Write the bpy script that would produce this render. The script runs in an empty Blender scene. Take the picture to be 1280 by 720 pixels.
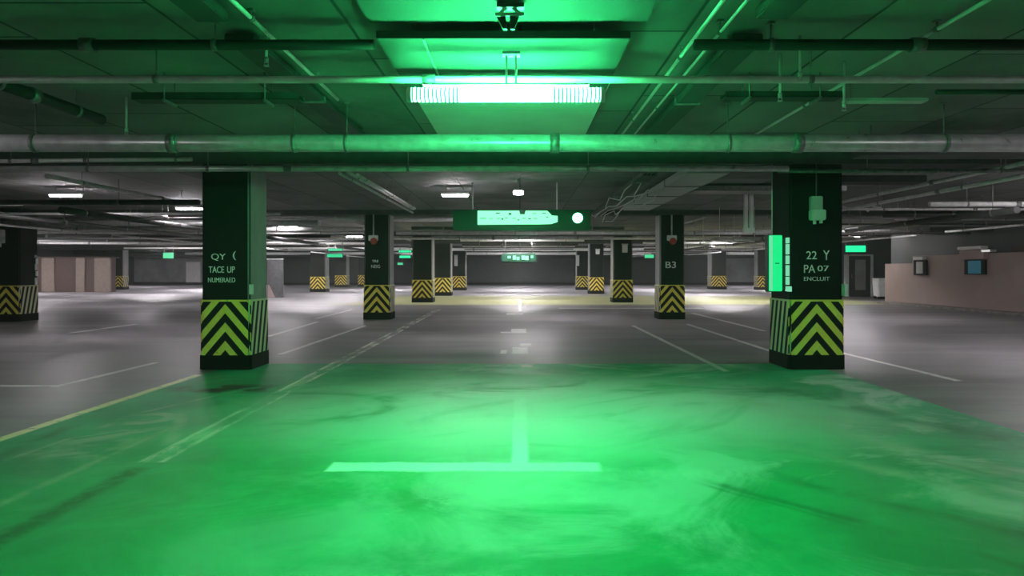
import bpy, bmesh, math, random
from mathutils import Vector, Matrix
random.seed(7)
S = bpy.context.scene
# ---------------------------------------------------------------- camera, light level
EYE = 1.35; F = 870.0; VX, VY = 650.0, 338.0
cam = bpy.data.cameras.new('camera'); cam_o = bpy.data.objects.new('camera', cam)
S.collection.objects.link(cam_o); S.camera = cam_o
cam_o.location = (0, 0, EYE); cam_o.rotation_euler = (math.pi/2, 0, 0)
cam.sensor_width = 36; cam.lens = 36*F/1280
cam.shift_x = -(VX-640)/1280; cam.shift_y = -(360-VY)/1280
cam.clip_end = 200
vs = S.view_settings
vs.view_transform = 'Standard'; vs.look = 'None'; vs.gamma = 1; vs.exposure = 0.0
vs.use_curve_mapping = False
w = bpy.data.worlds.new('world'); S.world = w; w.use_nodes = True
w.node_tree.nodes['Background'].inputs[0].default_value = (0.5, 0.55, 0.55, 1)
w.node_tree.nodes['Background'].inputs[1].default_value = 0.02
L_GREEN = 385.0      # radiance of the big green tube
L_WHITE = 190.0      # radiance of the white fixtures, seen and added
HAZE = 0.0018

if HAZE:            # thin haze in the garage air
    hv = w.node_tree.nodes.new('ShaderNodeVolumeScatter')
    hv.inputs['Density'].default_value = HAZE; hv.inputs['Anisotropy'].default_value = .2
    w.node_tree.links.new(hv.outputs[0], w.node_tree.nodes['World Output'].inputs['Volume'])

# ---------------------------------------------------------------- node helpers
def lin(c):
    return tuple(((v/255)/12.92 if v/255 <= .04045 else ((v/255+.055)/1.055)**2.4) for v in c)
class NT:
    def __init__(s, name):
        s.m = bpy.data.materials.new(name); s.m.use_nodes = True
        s.t = s.m.node_tree; s.b = s.t.nodes['Principled BSDF']
    def n(s, ty, **kw):
        nd = s.t.nodes.new(ty)
        for k, v in kw.items(): setattr(nd, k, v)
        return nd
    def put(s, sock, v):
        if isinstance(v, bpy.types.NodeSocket): s.t.links.new(v, sock)
        elif isinstance(v, (tuple, list)):
            sock.default_value = tuple(v) + ((1,) if len(v) == 3 and len(sock.default_value) == 4 else ())
        else: sock.default_value = v
    def math(s, op, a, b=0.0, c=0.0, clamp=False):
        nd = s.n('ShaderNodeMath', operation=op); nd.use_clamp = clamp
        s.put(nd.inputs[0], a); s.put(nd.inputs[1], b); s.put(nd.inputs[2], c)
        return nd.outputs[0]
    def add(s, a, b): return s.math('ADD', a, b)
    def sub(s, a, b): return s.math('SUBTRACT', a, b)
    def mul(s, a, b): return s.math('MULTIPLY', a, b)
    def mx(s, a, b): return s.math('MAXIMUM', a, b)
    def mn(s, a, b): return s.math('MINIMUM', a, b)
    def abs(s, a): return s.math('ABSOLUTE', a)
    def ramp(s, v, a, b, lo=0.0, hi=1.0):
        nd = s.n('ShaderNodeMapRange'); nd.interpolation_type = 'SMOOTHSTEP'
        s.put(nd.inputs['Value'], v); s.put(nd.inputs['From Min'], a); s.put(nd.inputs['From Max'], b)
        s.put(nd.inputs['To Min'], lo); s.put(nd.inputs['To Max'], hi)
        return nd.outputs[0]
    def mix(s, f, a, b):
        nd = s.n('ShaderNodeMix', data_type='RGBA')
        s.put(nd.inputs[0], f); s.put(nd.inputs[6], a); s.put(nd.inputs[7], b)
        return nd.outputs[2]
    def xyz(s, world=True):
        g = s.n('ShaderNodeNewGeometry').outputs['Position'] if world else s.n('ShaderNodeTexCoord').outputs['Object']
        sp = s.n('ShaderNodeSeparateXYZ'); s.t.links.new(g, sp.inputs[0])
        return sp.outputs[0], sp.outputs[1], sp.outputs[2]
    def vec(s, x, y, z=0.0):
        c = s.n('ShaderNodeCombineXYZ'); s.put(c.inputs[0], x); s.put(c.inputs[1], y); s.put(c.inputs[2], z)
        return c.outputs[0]
    def noise(s, v, scale, detail=4, rough=.55, dist=0.0):
        nd = s.n('ShaderNodeTexNoise'); s.put(nd.inputs['Vector'], v)
        nd.inputs['Scale'].default_value = scale; nd.inputs['Detail'].default_value = detail
        nd.inputs['Roughness'].default_value = rough; nd.inputs['Distortion'].default_value = dist
        return nd.outputs[0]
    def out(s, col=None, rough=None, metal=None, spec=None, bump=None, bstr=.2, bdist=.01):
        if col is not None: s.put(s.b.inputs['Base Color'], col)
        if rough is not None: s.put(s.b.inputs['Roughness'], rough)
        if metal is not None: s.put(s.b.inputs['Metallic'], metal)
        if spec is not None: s.put(s.b.inputs['Specular IOR Level'], spec)
        if bump is not None:
            bn = s.n('ShaderNodeBump'); bn.inputs['Strength'].default_value = bstr
            bn.inputs['Distance'].default_value = bdist
            s.put(bn.inputs['Height'], bump); s.t.links.new(bn.outputs[0], s.b.inputs['Normal'])
        return s.m
def simple(name, col, rough=.6, metal=0.0, var=.25, scale=6.0, spec=.5):
    t = NT(name); x, y, z = t.xyz(); v = t.noise(t.vec(x, y, z), scale, 4)
    d = tuple(c*(1-var) for c in col); u = tuple(min(1, c*(1+var)) for c in col)
    c = t.mix(t.ramp(v, .3, .7), d, u)
    return t.out(c, t.ramp(v, .2, .8, max(.05, rough-.08), min(1, rough+.08)), metal, spec, bump=v, bstr=.12, bdist=.004)
def emit(name, col, strength):
    t = NT(name); t.put(t.b.inputs['Base Color'], (.02, .02, .02)); t.put(t.b.inputs['Emission Color'], col)
    t.b.inputs['Emission Strength'].default_value = strength; t.b.inputs['Roughness'].default_value = .4
    return t.m

# ---------------------------------------------------------------- materials
def concrete_ceiling():
    t = NT('ceiling_concrete'); x, y, z = t.xyz()
    bw = 1.15
    u = t.math('DIVIDE', x, bw); cell = t.math('FLOOR', u)
    v = t.math('DIVIDE', t.add(y, t.mul(cell, .63)), 2.4); cy = t.math('FLOOR', v)
    wn = t.n('ShaderNodeTexWhiteNoise', noise_dimensions='2D'); t.put(wn.inputs['Vector'], t.vec(cell, cy))
    fr = t.abs(t.sub(t.math('FRACT', u), .5)); fy = t.abs(t.sub(t.math('FRACT', v), .5))
    seam = t.mx(t.ramp(fr, .485, .495), t.ramp(fy, .493, .497))
    n1 = t.noise(t.vec(x, y, z), 1.3, 6, .6, .4); n2 = t.noise(t.vec(x, y, z), 14, 4)
    base = t.mix(t.ramp(n1, .3, .7), (.085, .085, .084), (.165, .165, .162))
    base = t.mix(t.mul(wn.outputs[0], .75), base, (.25, .25, .245))
    base = t.mix(seam, base, (.035, .035, .035))
    return t.out(base, .85, bump=t.sub(n2, t.mul(seam, 2.0)), bstr=.3, bdist=.006)
def floor_mat():
    t = NT('garage_floor'); x0, y0, z0 = t.xyz()
    P0 = t.vec(x0, y0, 0.0)
    wob = t.sub(t.noise(P0, 2.2, 3), .5); wob2 = t.sub(t.noise(P0, 17, 3), .5)
    x = t.add(x0, t.add(t.mul(wob, .035), t.mul(wob2, .02)))
    y = t.add(y0, t.add(t.mul(wob, .08), t.mul(wob2, .04)))
    def rect(xa, xb, ya, yb, s=.02):
        dx = t.sub(t.abs(t.sub(x, (xa+xb)/2)), (xb-xa)/2)
        dy = t.sub(t.abs(t.sub(y, (ya+yb)/2)), (yb-ya)/2)
        return t.ramp(t.mx(dx, dy), -s, s, 1.0, 0.0)
    def lane(cx, ww, ya, yb, slope=0.0, s=.015):       # longitudinal stripe
        xs = t.sub(x, t.mul(t.sub(y, ya), slope)) if slope else x
        dx = t.sub(t.abs(t.sub(xs, cx)), ww/2)
        dy = t.sub(t.abs(t.sub(y, (ya+yb)/2)), (yb-ya)/2)
        return t.ramp(t.mx(dx, dy), -s, s, 1.0, 0.0)
    def arc(cx, cy, r, ww, s=.05):
        d = t.math('SQRT', t.add(t.math('POWER', t.sub(x, cx), 2.0), t.math('POWER', t.sub(y, cy), 2.0)))
        return t.ramp(t.abs(t.sub(d, r)), ww/2, ww/2+s, 1.0, 0.0)
    # streaky grey concrete
    st = t.noise(t.vec(t.mul(x0, .18), t.mul(y0, .9), 0.0), 1.0, 7, .62, .3)
    big = t.noise(P0, .22, 4, .5); fine = t.noise(P0, 9, 6, .7)
    g = t.mix(t.ramp(st, .32, .68), (.150, .143, .148), (.30, .288, .292))
    g = t.mix(t.mul(t.ramp(big, .4, .65), .5), g, (.19, .182, .19))
    g = t.mix(t.mul(t.ramp(fine, .55, .8), .22), g, (.09, .085, .09))
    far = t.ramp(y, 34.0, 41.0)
    g = t.mix(t.mul(far, .75), g, t.mix(st, (.42, .41, .43), (.62, .60, .64)))  # far floor paler: grazing lamp reflections put into the colour
    # old oil marks and tyre sweeps
    tm = t.mx(t.mx(arc(-19, 8, 11.5, .16), arc(-19, 8, 9.8, .16)), t.mx(arc(21, 6, 13.4, .2), arc(24, 18, 9, .2)))
    tm = t.mul(tm, t.ramp(t.noise(P0, .7, 3), .45, .6))
    g = t.mix(t.mul(tm, .22), g, (.08, .075, .08))
    # green epoxy field
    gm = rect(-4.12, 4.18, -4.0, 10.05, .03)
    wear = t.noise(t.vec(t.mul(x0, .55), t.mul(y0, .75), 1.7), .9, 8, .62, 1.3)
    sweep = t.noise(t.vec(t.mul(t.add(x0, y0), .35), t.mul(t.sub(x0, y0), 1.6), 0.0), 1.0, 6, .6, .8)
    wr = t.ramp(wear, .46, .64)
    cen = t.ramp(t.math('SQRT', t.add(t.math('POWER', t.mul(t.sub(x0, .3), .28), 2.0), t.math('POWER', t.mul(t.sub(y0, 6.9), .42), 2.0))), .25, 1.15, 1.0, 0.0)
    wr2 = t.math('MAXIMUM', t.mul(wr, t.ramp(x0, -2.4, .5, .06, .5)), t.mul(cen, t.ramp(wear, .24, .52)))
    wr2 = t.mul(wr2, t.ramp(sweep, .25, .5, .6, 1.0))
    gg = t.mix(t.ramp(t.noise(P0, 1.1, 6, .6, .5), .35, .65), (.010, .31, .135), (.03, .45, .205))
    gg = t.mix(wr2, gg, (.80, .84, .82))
    # tyre swirls over the paint
    dx_, dy_ = t.sub(x0, 0.0), t.sub(y0, 0.0)
    def seg(xa, ya, xb, yb, ww, sf=.04):
        L = math.hypot(xb-xa, yb-ya); ux, uy = (xb-xa)/L, (yb-ya)/L
        al = t.math('ADD', t.mul(t.sub(x, xa), ux), t.mul(t.sub(y, ya), uy), clamp=False)
        ac = t.abs(t.sub(t.mul(t.sub(x, xa), uy), t.mul(t.sub(y, ya), ux)))
        d = t.mx(t.sub(ac, ww/2), t.mul(t.sub(t.abs(t.sub(al, L/2)), L/2), .35))
        return t.ramp(d, -sf, sf, 1.0, 0.0)
    sw = t.mx(seg(1.0, 4.58, 1.78, 3.66, .02), t.mx(seg(1.08, 4.60, 2.6, 2.8, .07), seg(1.72, 4.5, 2.9, 3.2, .12, .1)))
    sw = t.mx(sw, t.mx(seg(2.9, 4.95, 3.7, 3.7, .05), seg(2.8, 8.0, 4.2, 4.8, .30, .2)))
    sw = t.mx(sw, seg(-3.7, 4.6, -3.9, 6.0, .10, .08))
    sw = t.mul(sw, t.ramp(t.noise(P0, 1.6, 4), .36, .56))
    gg = t.mix(t.mul(sw, .8), gg, (.008, .19, .075))
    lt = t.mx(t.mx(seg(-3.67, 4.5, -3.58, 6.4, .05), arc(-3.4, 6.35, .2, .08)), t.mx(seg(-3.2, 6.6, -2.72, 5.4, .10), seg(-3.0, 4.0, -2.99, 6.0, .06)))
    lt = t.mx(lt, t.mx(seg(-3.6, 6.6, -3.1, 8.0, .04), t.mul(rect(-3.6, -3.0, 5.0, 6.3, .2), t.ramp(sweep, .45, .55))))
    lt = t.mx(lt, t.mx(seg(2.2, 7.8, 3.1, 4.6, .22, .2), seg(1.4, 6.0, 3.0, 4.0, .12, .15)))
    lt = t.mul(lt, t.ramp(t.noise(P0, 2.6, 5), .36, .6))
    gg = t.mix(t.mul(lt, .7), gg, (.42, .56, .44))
    pt = t.mul(rect(-.72, -.42, 3.9, 4.15, .12), t.ramp(fine, .35, .6))
    gg = t.mix(t.mul(pt, .85), gg, (.008, .30, .11))
    oil = t.ramp(t.math('SQRT', t.add(t.math('POWER', t.mul(t.add(x0, 3.33), .9), 2.0), t.math('POWER', t.mul(t.sub(y0, 7.95), 1.9), 2.0))), .25, .8, 1.0, 0.0)
    oil = t.mul(oil, t.ramp(t.noise(P0, 2.6, 4), .4, .55))
    gg = t.mix(t.mul(oil, 1.0), gg, (.03, .05, .035))
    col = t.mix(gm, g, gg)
    # yellow hatch zone across the far aisle
    ylw = t.mul(rect(-6.5, 15, 27.6, 36.5, .9), t.ramp(st, .28, .5, .3, .75))
    col = t.mix(ylw, col, (.44, .46, .19))
    ye2 = rect(-7.5, 16, 27.4, 28.4, .5)
    col = t.mix(t.mul(ye2, .35), col, (.5, .53, .24))
    # yellow edge stripe of the field
    worn = t.ramp(t.noise(P0, 6.5, 6, .7), .34, .48, .4, 1.0)
    wornx = t.ramp(t.noise(t.vec(t.mul(x0, 2.0), t.mul(y0, .5), 3.0), 2.6, 6, .7), .42, .58, .08, 1.0)
    yl = lane(-4.16, .11, 3.0, 9.0, 0.0)
    col = t.mix(t.mul(yl, worn), col, (.85, .84, .45))
    # white stripes
    W = [lane(.0, .11, 23, 33)]
    
    W += [rect(-6.9, -5.42, 8.08, 8.2), lane(-5.40, .10, 8.05, 10.2, .03)]
    W += [lane(-3.86, .10, 11.2, 17.0, .012), lane(-5.15, .11, 14.2, 18.3, -.04), lane(-5.7, .12, 19.5, 24, -.02), lane(-9.7, .14, 15.0, 17.5, .02)]
    W += [lane(2.76, .09, 9.3, 17), lane(4.2, .10, 10.5, 17.5), lane(5.36, .10, 8.5, 12.0, -.03), lane(5.45, .13, 15.5, 22)]
    W += [rect(1.4, 6.5, 24.6, 25.1), rect(-.42, .08, 21.2, 22.0), rect(-.2, .14, 15.0, 16.1), rect(-.42, -.2, 15.0, 15.3), rect(-.13, .13, 11.3, 12.2), rect(-.32, -.22, 11.3, 11.8), rect(0.0, .2, 12.4, 12.9), rect(.02, .18, 9.7, 9.95)]
    a = W[0]
    for b in W[1:]: a = t.mx(a, b)
    col = t.mix(t.mul(a, worn), col, (.70, .71, .68))
    col = t.mix(t.mul(rect(-1.31, .55, 4.68, 4.89), t.ramp(fine, .2, .5, .8, 1.0)), col, (.95, .95, .95))
    tv = t.mul(lane(0.0, .12, 4.85, 7.3, 0.0), t.ramp(y0, 5.0, 7.4, 1.0, .35))
    col = t.mix(t.mul(tv, t.ramp(fine, .2, .5, .8, 1.0)), col, (.97, .95, .96))
    # faint worn double stripe on the left of the field, then a dark groove
    dl = t.mx(lane(-2.66, .05, 4.9, 24, -.012), lane(-2.53, .05, 4.9, 24, -.012))
    dl = t.mx(dl, t.mul(lane(-2.595, .2, 4.9, 24, -.012), .45))
    fx = rect(.62, 1.6, 4.5, 4.72, .1)
    col = t.mix(t.mul(t.mx(dl, t.mul(fx, .35)), wornx), col, (.74, .78, .66))
    gr = lane(-2.6, .14, 2.0, 4.75, 0.0, .05)
    col = t.mix(t.mul(gr, t.ramp(fine, .35, .6, .3, .75)), col, (.01, .12, .05))
    rgh = t.add(t.mul(st, .25), t.mul(fine, .12)); rgh = t.add(rgh, .29)
    rgh = t.add(rgh, t.mul(gm, .08))
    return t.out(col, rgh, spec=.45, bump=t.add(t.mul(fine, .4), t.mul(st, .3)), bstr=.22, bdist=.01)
def chevron_mat():
    t = NT('chevron_paint'); x, y, z = t.xyz(False)
    nrm = t.n('ShaderNodeTexCoord').outputs['Normal']; sp = t.n('ShaderNodeSeparateXYZ'); t.t.links.new(nrm, sp.inputs[0])
    side = t.math('GREATER_THAN', t.abs(sp.outputs[0]), .7)
    qf = t.math('FRACT', t.math('DIVIDE', t.add(t.add(z, t.mul(t.abs(x), 1.17)), -.015), .25))
    sg = t.math('SIGN', sp.outputs[0])
    qs = t.math('FRACT', t.math('DIVIDE', t.sub(z, t.mul(t.mul(y, sg), 4.2)), .66))
    q = t.add(t.mul(qf, t.sub(1.0, side)), t.mul(qs, side))
    s1 = t.mul(t.ramp(q, .0, .03), t.ramp(q, .50, .53, 1.0, 0.0))
    top = t.math('GREATER_THAN', z, .925)
    k = t.mx(s1, top)
    n = t.noise(t.vec(x, y, z), 9, 6, .7)
    ye = t.mix(t.ramp(n, .35, .7), (.92, .70, .10), (.96, .80, .20))
    ye = t.mix(side, ye, (.66, .64, .42))
    bl = t.mix(n, (.008, .008, .008), (.02, .02, .02))
    k = t.mul(k, t.ramp(t.noise(t.vec(x, y, z), 25, 5, .7), .28, .36))
    return t.out(t.mix(k, bl, ye), .65, spec=.2, bump=n, bstr=.1)
def column_mat(dark, side_col):
    t = NT('column_paint'); x, y, z = t.xyz(False)
    nrm = t.n('ShaderNodeTexCoord').outputs['Normal']; sp = t.n('ShaderNodeSeparateXYZ'); t.t.links.new(nrm, sp.inputs[0])
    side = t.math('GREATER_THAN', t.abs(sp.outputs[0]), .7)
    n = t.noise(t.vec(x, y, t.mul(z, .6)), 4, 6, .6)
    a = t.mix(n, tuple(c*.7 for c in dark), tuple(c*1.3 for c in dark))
    b = t.mix(n, tuple(c*.7 for c in side_col), tuple(c*1.25 for c in side_col))  # side faces toned apart from the front, aisle light put into the colour
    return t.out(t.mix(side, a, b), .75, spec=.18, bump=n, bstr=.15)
def banded_wall(name, cols, width, axis=0, vert=True):
    t = NT(name); p = t.xyz(); u = t.math('DIVIDE', p[axis], width); c = t.math('FLOOR', u)
    wn = t.n('ShaderNodeTexWhiteNoise', noise_dimensions='1D'); t.put(wn.inputs['W'], c)
    k = t.mix(t.ramp(wn.outputs[0], .35, .65), cols[0], cols[1])
    n = t.noise(t.vec(*p), 1.2, 5)
    k = t.mix(t.mul(n, .35), k, tuple(q*.5 for q in cols[0]))
    gap = t.ramp(t.abs(t.sub(t.math('FRACT', u), .5)), .480, .49)
    k = t.mix(t.mul(gap, .6), k, tuple(q*.3 for q in cols[0]))
    return t.out(k, .6, bump=n, bstr=.1)
M = {
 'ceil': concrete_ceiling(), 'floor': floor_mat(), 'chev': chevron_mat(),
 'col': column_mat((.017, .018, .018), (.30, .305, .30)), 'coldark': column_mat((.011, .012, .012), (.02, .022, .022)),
 'beam': simple('beam_concrete', (.045, .046, .046), .85),
 'panel': simple('ceiling_board', (.055, .058, .055), .8, var=.08, scale=2.5),
 'board': simple('pale_board', (.052, .054, .052), .8, var=.15),
 'pipe': simple('galvanised_pipe', (.50, .51, .51), .34, .35, var=.15, scale=9),
 'pipelight': simple('painted_pipe', (.66, .66, .65), .42, .2, var=.12, scale=9),
 'pipedark': simple('black_pipe', (.012, .012, .012), .6, 0, scale=5),
 'steel': simple('dull_steel', (.22, .22, .22), .45, .6, scale=20),
 'tray': simple('dark_tray', (.05, .05, .05), .6, .3),
 'black': simple('black_rubber', (.010, .009, .009), .75, spec=.2),
 'white': simple('white_plastic', (.78, .78, .77), .45, var=.06),
 'greyplastic': simple('grey_plastic', (.5, .5, .5), .5, var=.1),
 'red': simple('red_enamel', (.42, .03, .025), .35, var=.1),
 'paper': simple('white_lettering', (.92, .92, .90), .6, var=.1),
 'signcase': simple('dark_green_casing', (.004, .035, .018), .4, var=.1),
 'wall': simple('dark_wall', (.026, .026, .028), .7, scale=.8),
 'wallgrey': simple('grey_wall', (.24, .24, .245), .7, scale=.8),
 'wallteal': simple('dark_teal_wall', (.05, .062, .060), .6, scale=.8),
 'brown': simple('pinkish_brown_wall', (.31, .235, .215), .65, var=.12, scale=.7),
 'lockers': banded_wall('brown_panels', ((.085, .05, .045), (.27, .21, .175)), .95, 0),
 'shutter': simple('shutter_grey', (.045, .046, .048), .5, .2),
 'wood': simple('dark_wood', (.05, .03, .025), .6),
 'e_green': emit('green_tube', (.045, 1.0, .28), L_GREEN),
 'e_white': emit('white_diffuser', (1.0, .93, .98), L_WHITE),
 'e_fillfar': emit('white_fill_far', (1.0, .95, .98), L_WHITE*3.0),  # stronger diffuser, only for the added far lamps
 'e_sign': emit('green_sign_face', (.22, 1.0, .45), 1.7),
 'e_exit': emit('green_exit_face', (.01, .62, .25), 1.1),
 'e_exitbright': emit('bright_green_exit_face', (.01, .80, .32), 1.3),
 'e_dot': emit('green_round_lamp', (.25, 1.0, .5), 5.0),
 'e_strip': emit('green_strip_face', (.005, .85, .24), 1.0),
 'e_stripwhite': emit('pale_green_strip', (.25, .85, .5), .8),
 'e_teal': emit('teal_screen', (.0, .05, .075), 1.0),
 'e_small': emit('small_white_lamp', (1, .95, .95), 14.0),
 'e_led': emit('indicator', (.2, 1, .6), 3.0),
 'e_dim': emit('dim_white', (.6, .6, .58), 1.0),
}
M['e_sign'].name = 'lit_sign_face'

# ---------------------------------------------------------------- mesh helpers
class MB:
    def __init__(s): s.bm = bmesh.new()
    def box(s, x0, x1, y0, y1, z0, z1, bev=0.0):
        r = bmesh.ops.create_cube(s.bm, size=1.0)
        for v in r['verts']:
            v.co = Vector(((x0+x1)/2+v.co.x*(x1-x0), (y0+y1)/2+v.co.y*(y1-y0), (z0+z1)/2+v.co.z*(z1-z0)))
        if bev:
            es = {e for v in r['verts'] for e in v.link_edges}
            bmesh.ops.bevel(s.bm, geom=list(es), offset=bev, segments=2, affect='EDGES', clamp_overlap=True)
        return s
    def tube(s, p0, p1, r, n=14, r2=None):
        p0, p1 = Vector(p0), Vector(p1); d = p1-p0; L = d.length
        if L < 1e-6: return s
        q = d.to_track_quat('Z', 'Y').to_matrix().to_4x4()
        res = bmesh.ops.create_cone(s.bm, cap_ends=True, segments=n, radius1=r, radius2=r if r2 is None else r2, depth=L,
                                    matrix=Matrix.Translation((p0+p1)/2) @ q)
        fs = {f for v in res['verts'] for f in v.link_faces}
        for f in fs:
            if len(f.verts) == 4: f.smooth = True
        return s
    def path(s, pts, r, n=8):
        for a, b in zip(pts, pts[1:]): s.tube(a, b, r, n)
        for a in pts[1:-1]: s.ball(a, r*1.02, 8, 6)
        return s
    def ring(s, c, axis, r, t, h, n=18):
        axis = Vector(axis).normalized(); c = Vector(c)
        return s.tube(c-axis*h/2, c+axis*h/2, r+t, n)
    def ball(s, c, r, u=14, v=10):
        res = bmesh.ops.create_uvsphere(s.bm, u_segments=u, v_segments=v, radius=r, matrix=Matrix.Translation(c))
        for f in {f for w_ in res['verts'] for f in w_.link_faces}: f.smooth = True
        return s
    def prism(s, pts, y0, y1):           # polygon in XZ extruded along Y
        a = [s.bm.verts.new((x, y0, z)) for x, z in pts]; b = [s.bm.verts.new((x, y1, z)) for x, z in pts]
        s.bm.faces.new(a); s.bm.faces.new(list(reversed(b)))
        for i in range(len(pts)):
            j = (i+1) % len(pts); s.bm.faces.new((a[i], b[i], b[j], a[j]))
        return s
    def build(s, name, mat, parent=None, loc=None, kind=None, label=None):
        L = Vector(parent.location) if parent is not None and loc is None else Vector(loc or (0, 0, 0))
        if parent is not None and parent.parent is not None: L = Vector(parent['_w'])
        bmesh.ops.recalc_face_normals(s.bm, faces=s.bm.faces)
        bmesh.ops.translate(s.bm, verts=s.bm.verts, vec=-L)
        me = bpy.data.meshes.new(name); s.bm.to_mesh(me); s.bm.free()
        o = bpy.data.objects.new(name, me); S.collection.objects.link(o); me.materials.append(mat)
        if parent is not None:
            o.parent = parent
        else: o.location = L
        if kind: o['kind'] = kind
        if label: o['label'] = label
        return o
def sub(mb, name, mat, part, root, label=None):      # sub-part; part sits at root's origin
    L = Vector(root.location)
    bmesh.ops.recalc_face_normals(mb.bm, faces=mb.bm.faces)
    bmesh.ops.translate(mb.bm, verts=mb.bm.verts, vec=-L)
    me = bpy.data.meshes.new(name); mb.bm.to_mesh(me); mb.bm.free()
    o = bpy.data.objects.new(name, me); S.collection.objects.link(o); me.materials.append(mat); o.parent = part
    if label: o['label'] = label
    return o
def thing(name, label, cat, loc, group=None):
    o = bpy.data.objects.new(name, None); S.collection.objects.link(o); o.location = loc
    o.empty_display_size = .2; o['label'] = label; o['category'] = cat
    if group: o['group'] = group
    return o
def tag(o, label, cat, group=None):
    o['label'] = label; o['category'] = cat
    if group: o['group'] = group
    return o
def X(px, Y): return (px-VX)/F*Y
def Z(py, Y): return EYE+(VY-py)/F*Y
def FY(py): return F*EYE/(py-VY)
def text(body, parent, px0, px1, py0, py1, Y, mat, name='lettering'):
    c = bpy.data.curves.new(name, 'FONT'); c.body = body; c.size = 1.0; c.extrude = .002
    c.materials.append(mat)
    o = bpy.data.objects.new(name, c); S.collection.objects.link(o)
    bpy.context.view_layer.update()
    bb = [Vector(v) for v in o.bound_box]; x0 = min(v.x for v in bb); x1 = max(v.x for v in bb); y0 = min(v.y for v in bb); y1 = max(v.y for v in bb)
    sx = (X(px1, Y)-X(px0, Y))/(x1-x0); sy = (Z(py0, Y)-Z(py1, Y))/(y1-y0)
    c.extrude = .004
    o.parent = parent; o.rotation_euler = (math.pi/2, 0, 0); o.scale = (sx, sy, 1)
    o.location = Vector((X(px0, Y)-x0*sx, Y, Z(py1, Y)-y0*sy))-Vector(parent.location)
    return o

SLAB = 3.0
# ---------------------------------------------------------------- the setting
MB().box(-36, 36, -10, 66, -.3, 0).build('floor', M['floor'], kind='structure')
MB().box(-36, 36, -10, 66, SLAB, SLAB+.3).build('ceiling', M['ceil'], kind='structure')
MB().box(-36.3, -36, -10, 66, 0, SLAB).build('wall_left', M['wall'], kind='structure')
MB().box(36, 36.3, -10, 66, 0, SLAB).build('wall_far_right', M['wall'], kind='structure')
MB().box(-36, 36, -10.3, -10, 0, SLAB).build('wall_rear', M['wall'], kind='structure')
b = MB().box(-36, 36, 65, 65.3, 0, SLAB); b.build('wall_back', M['wall'], kind='structure')
MB().box(-36, -27.6, 64.9, 65, .28, 2.62).build('wall_back_panel', M['wallgrey'], kind='structure')
MB().box(-36, 36, 64.84, 64.9, 0, .22).build('baseboard_back', M['black'], kind='structure')
MB().box(X(908, 65), X(948, 65), 64.9, 65, .26, 2.5).build('wall_back_panel_right', M['wallgrey'], kind='structure')
# brown partition of the storage rooms on the left
MB().box(-33, X(139, 43.5), 43.5, 44.0, 0, 2.12).build('wall_storage', simple('dark_brown_panel', (.11, .07, .06), .6, var=.1), kind='structure')
for i_, (pa, pb) in enumerate(((52, 68), (95, 106), (118, 138))):
    MB().box(X(pa, 43.4), X(pb, 43.4), 43.36, 43.52, 0, 2.12, .02).build('trim_%d' % (4+i_), simple('tan_panel', (.30, .235, .20), .6, var=.1), kind='structure')
MB().box(-33, X(141, 43.4), 43.34, 44.1, 2.12, 2.2).build('trim_1', M['wood'], kind='structure')
# right side: low brown wall along the driving lane with dark wall above it
b = MB(); b.box(15, 15.25, -6, 26.6, 0, 1.90); b.box(15, 15.25, 26.6, 28.6, 0, 1.62)
b.build('wall_right', M['brown'], kind='structure')
MB().box(15.25, 15.5, -6, 28.6, 0, SLAB).build('wall_right_upper', M['wallteal'], kind='structure')
MB().box(14.97, 15.25, -6, 21.2, 1.90, 2.1).build('trim_2', M['wood'], kind='structure')
MB().box(15.0, 21.5, 35.8, 36.1, 0, SLAB).build('wall_right_recess', M['wallteal'], kind='structure')
MB().box(21.5, 21.8, 28, 36.1, 0, SLAB).build('wall_right_recess_side', M['wallteal'], kind='structure')
MB().box(15.5, 21.8, 28.3, 28.6, 0, SLAB).build('wall_right_recess_front', M['wallteal'], kind='structure')
# roller shutter in the middle of the far wall
sh = thing('roller_shutter', 'wide grey roller shutter in the middle of the far back wall', 'shutter', (0, 64.8, 0))
b = MB()
for i in range(24): b.box(-4.9, 5.1, 64.70, 64.80+.02*(i % 2), .24+i*.098, .24+i*.098+.09)
b.build('slats', M['shutter'], sh)
for a_ in (-5.1, 5.1): MB().box(a_, a_+.2, 64.62, 64.84, 0, 2.6).build('guide_rail', M['black'], sh)
MB().box(-5.1, 5.3, 64.5, 64.84, 2.6, 2.95).build('shutter_box', M['shutter'], sh)

# beams across the garage
for i, (Y0, Y1, zb) in enumerate([(9.45, 10.05, 2.80), (19.0, 19.6, 2.88), (29.2, 29.9, 2.80), (37, 37.7, 2.78), (47, 47.7, 2.74), (56, 56.7, 2.68), (62, 63, 2.56), (-1.0, -.4, 2.8)]):
    MB().box(-36, 36, Y0, Y1, zb, SLAB).build('ceiling_beam', M['beam'], kind='structure')

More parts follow.
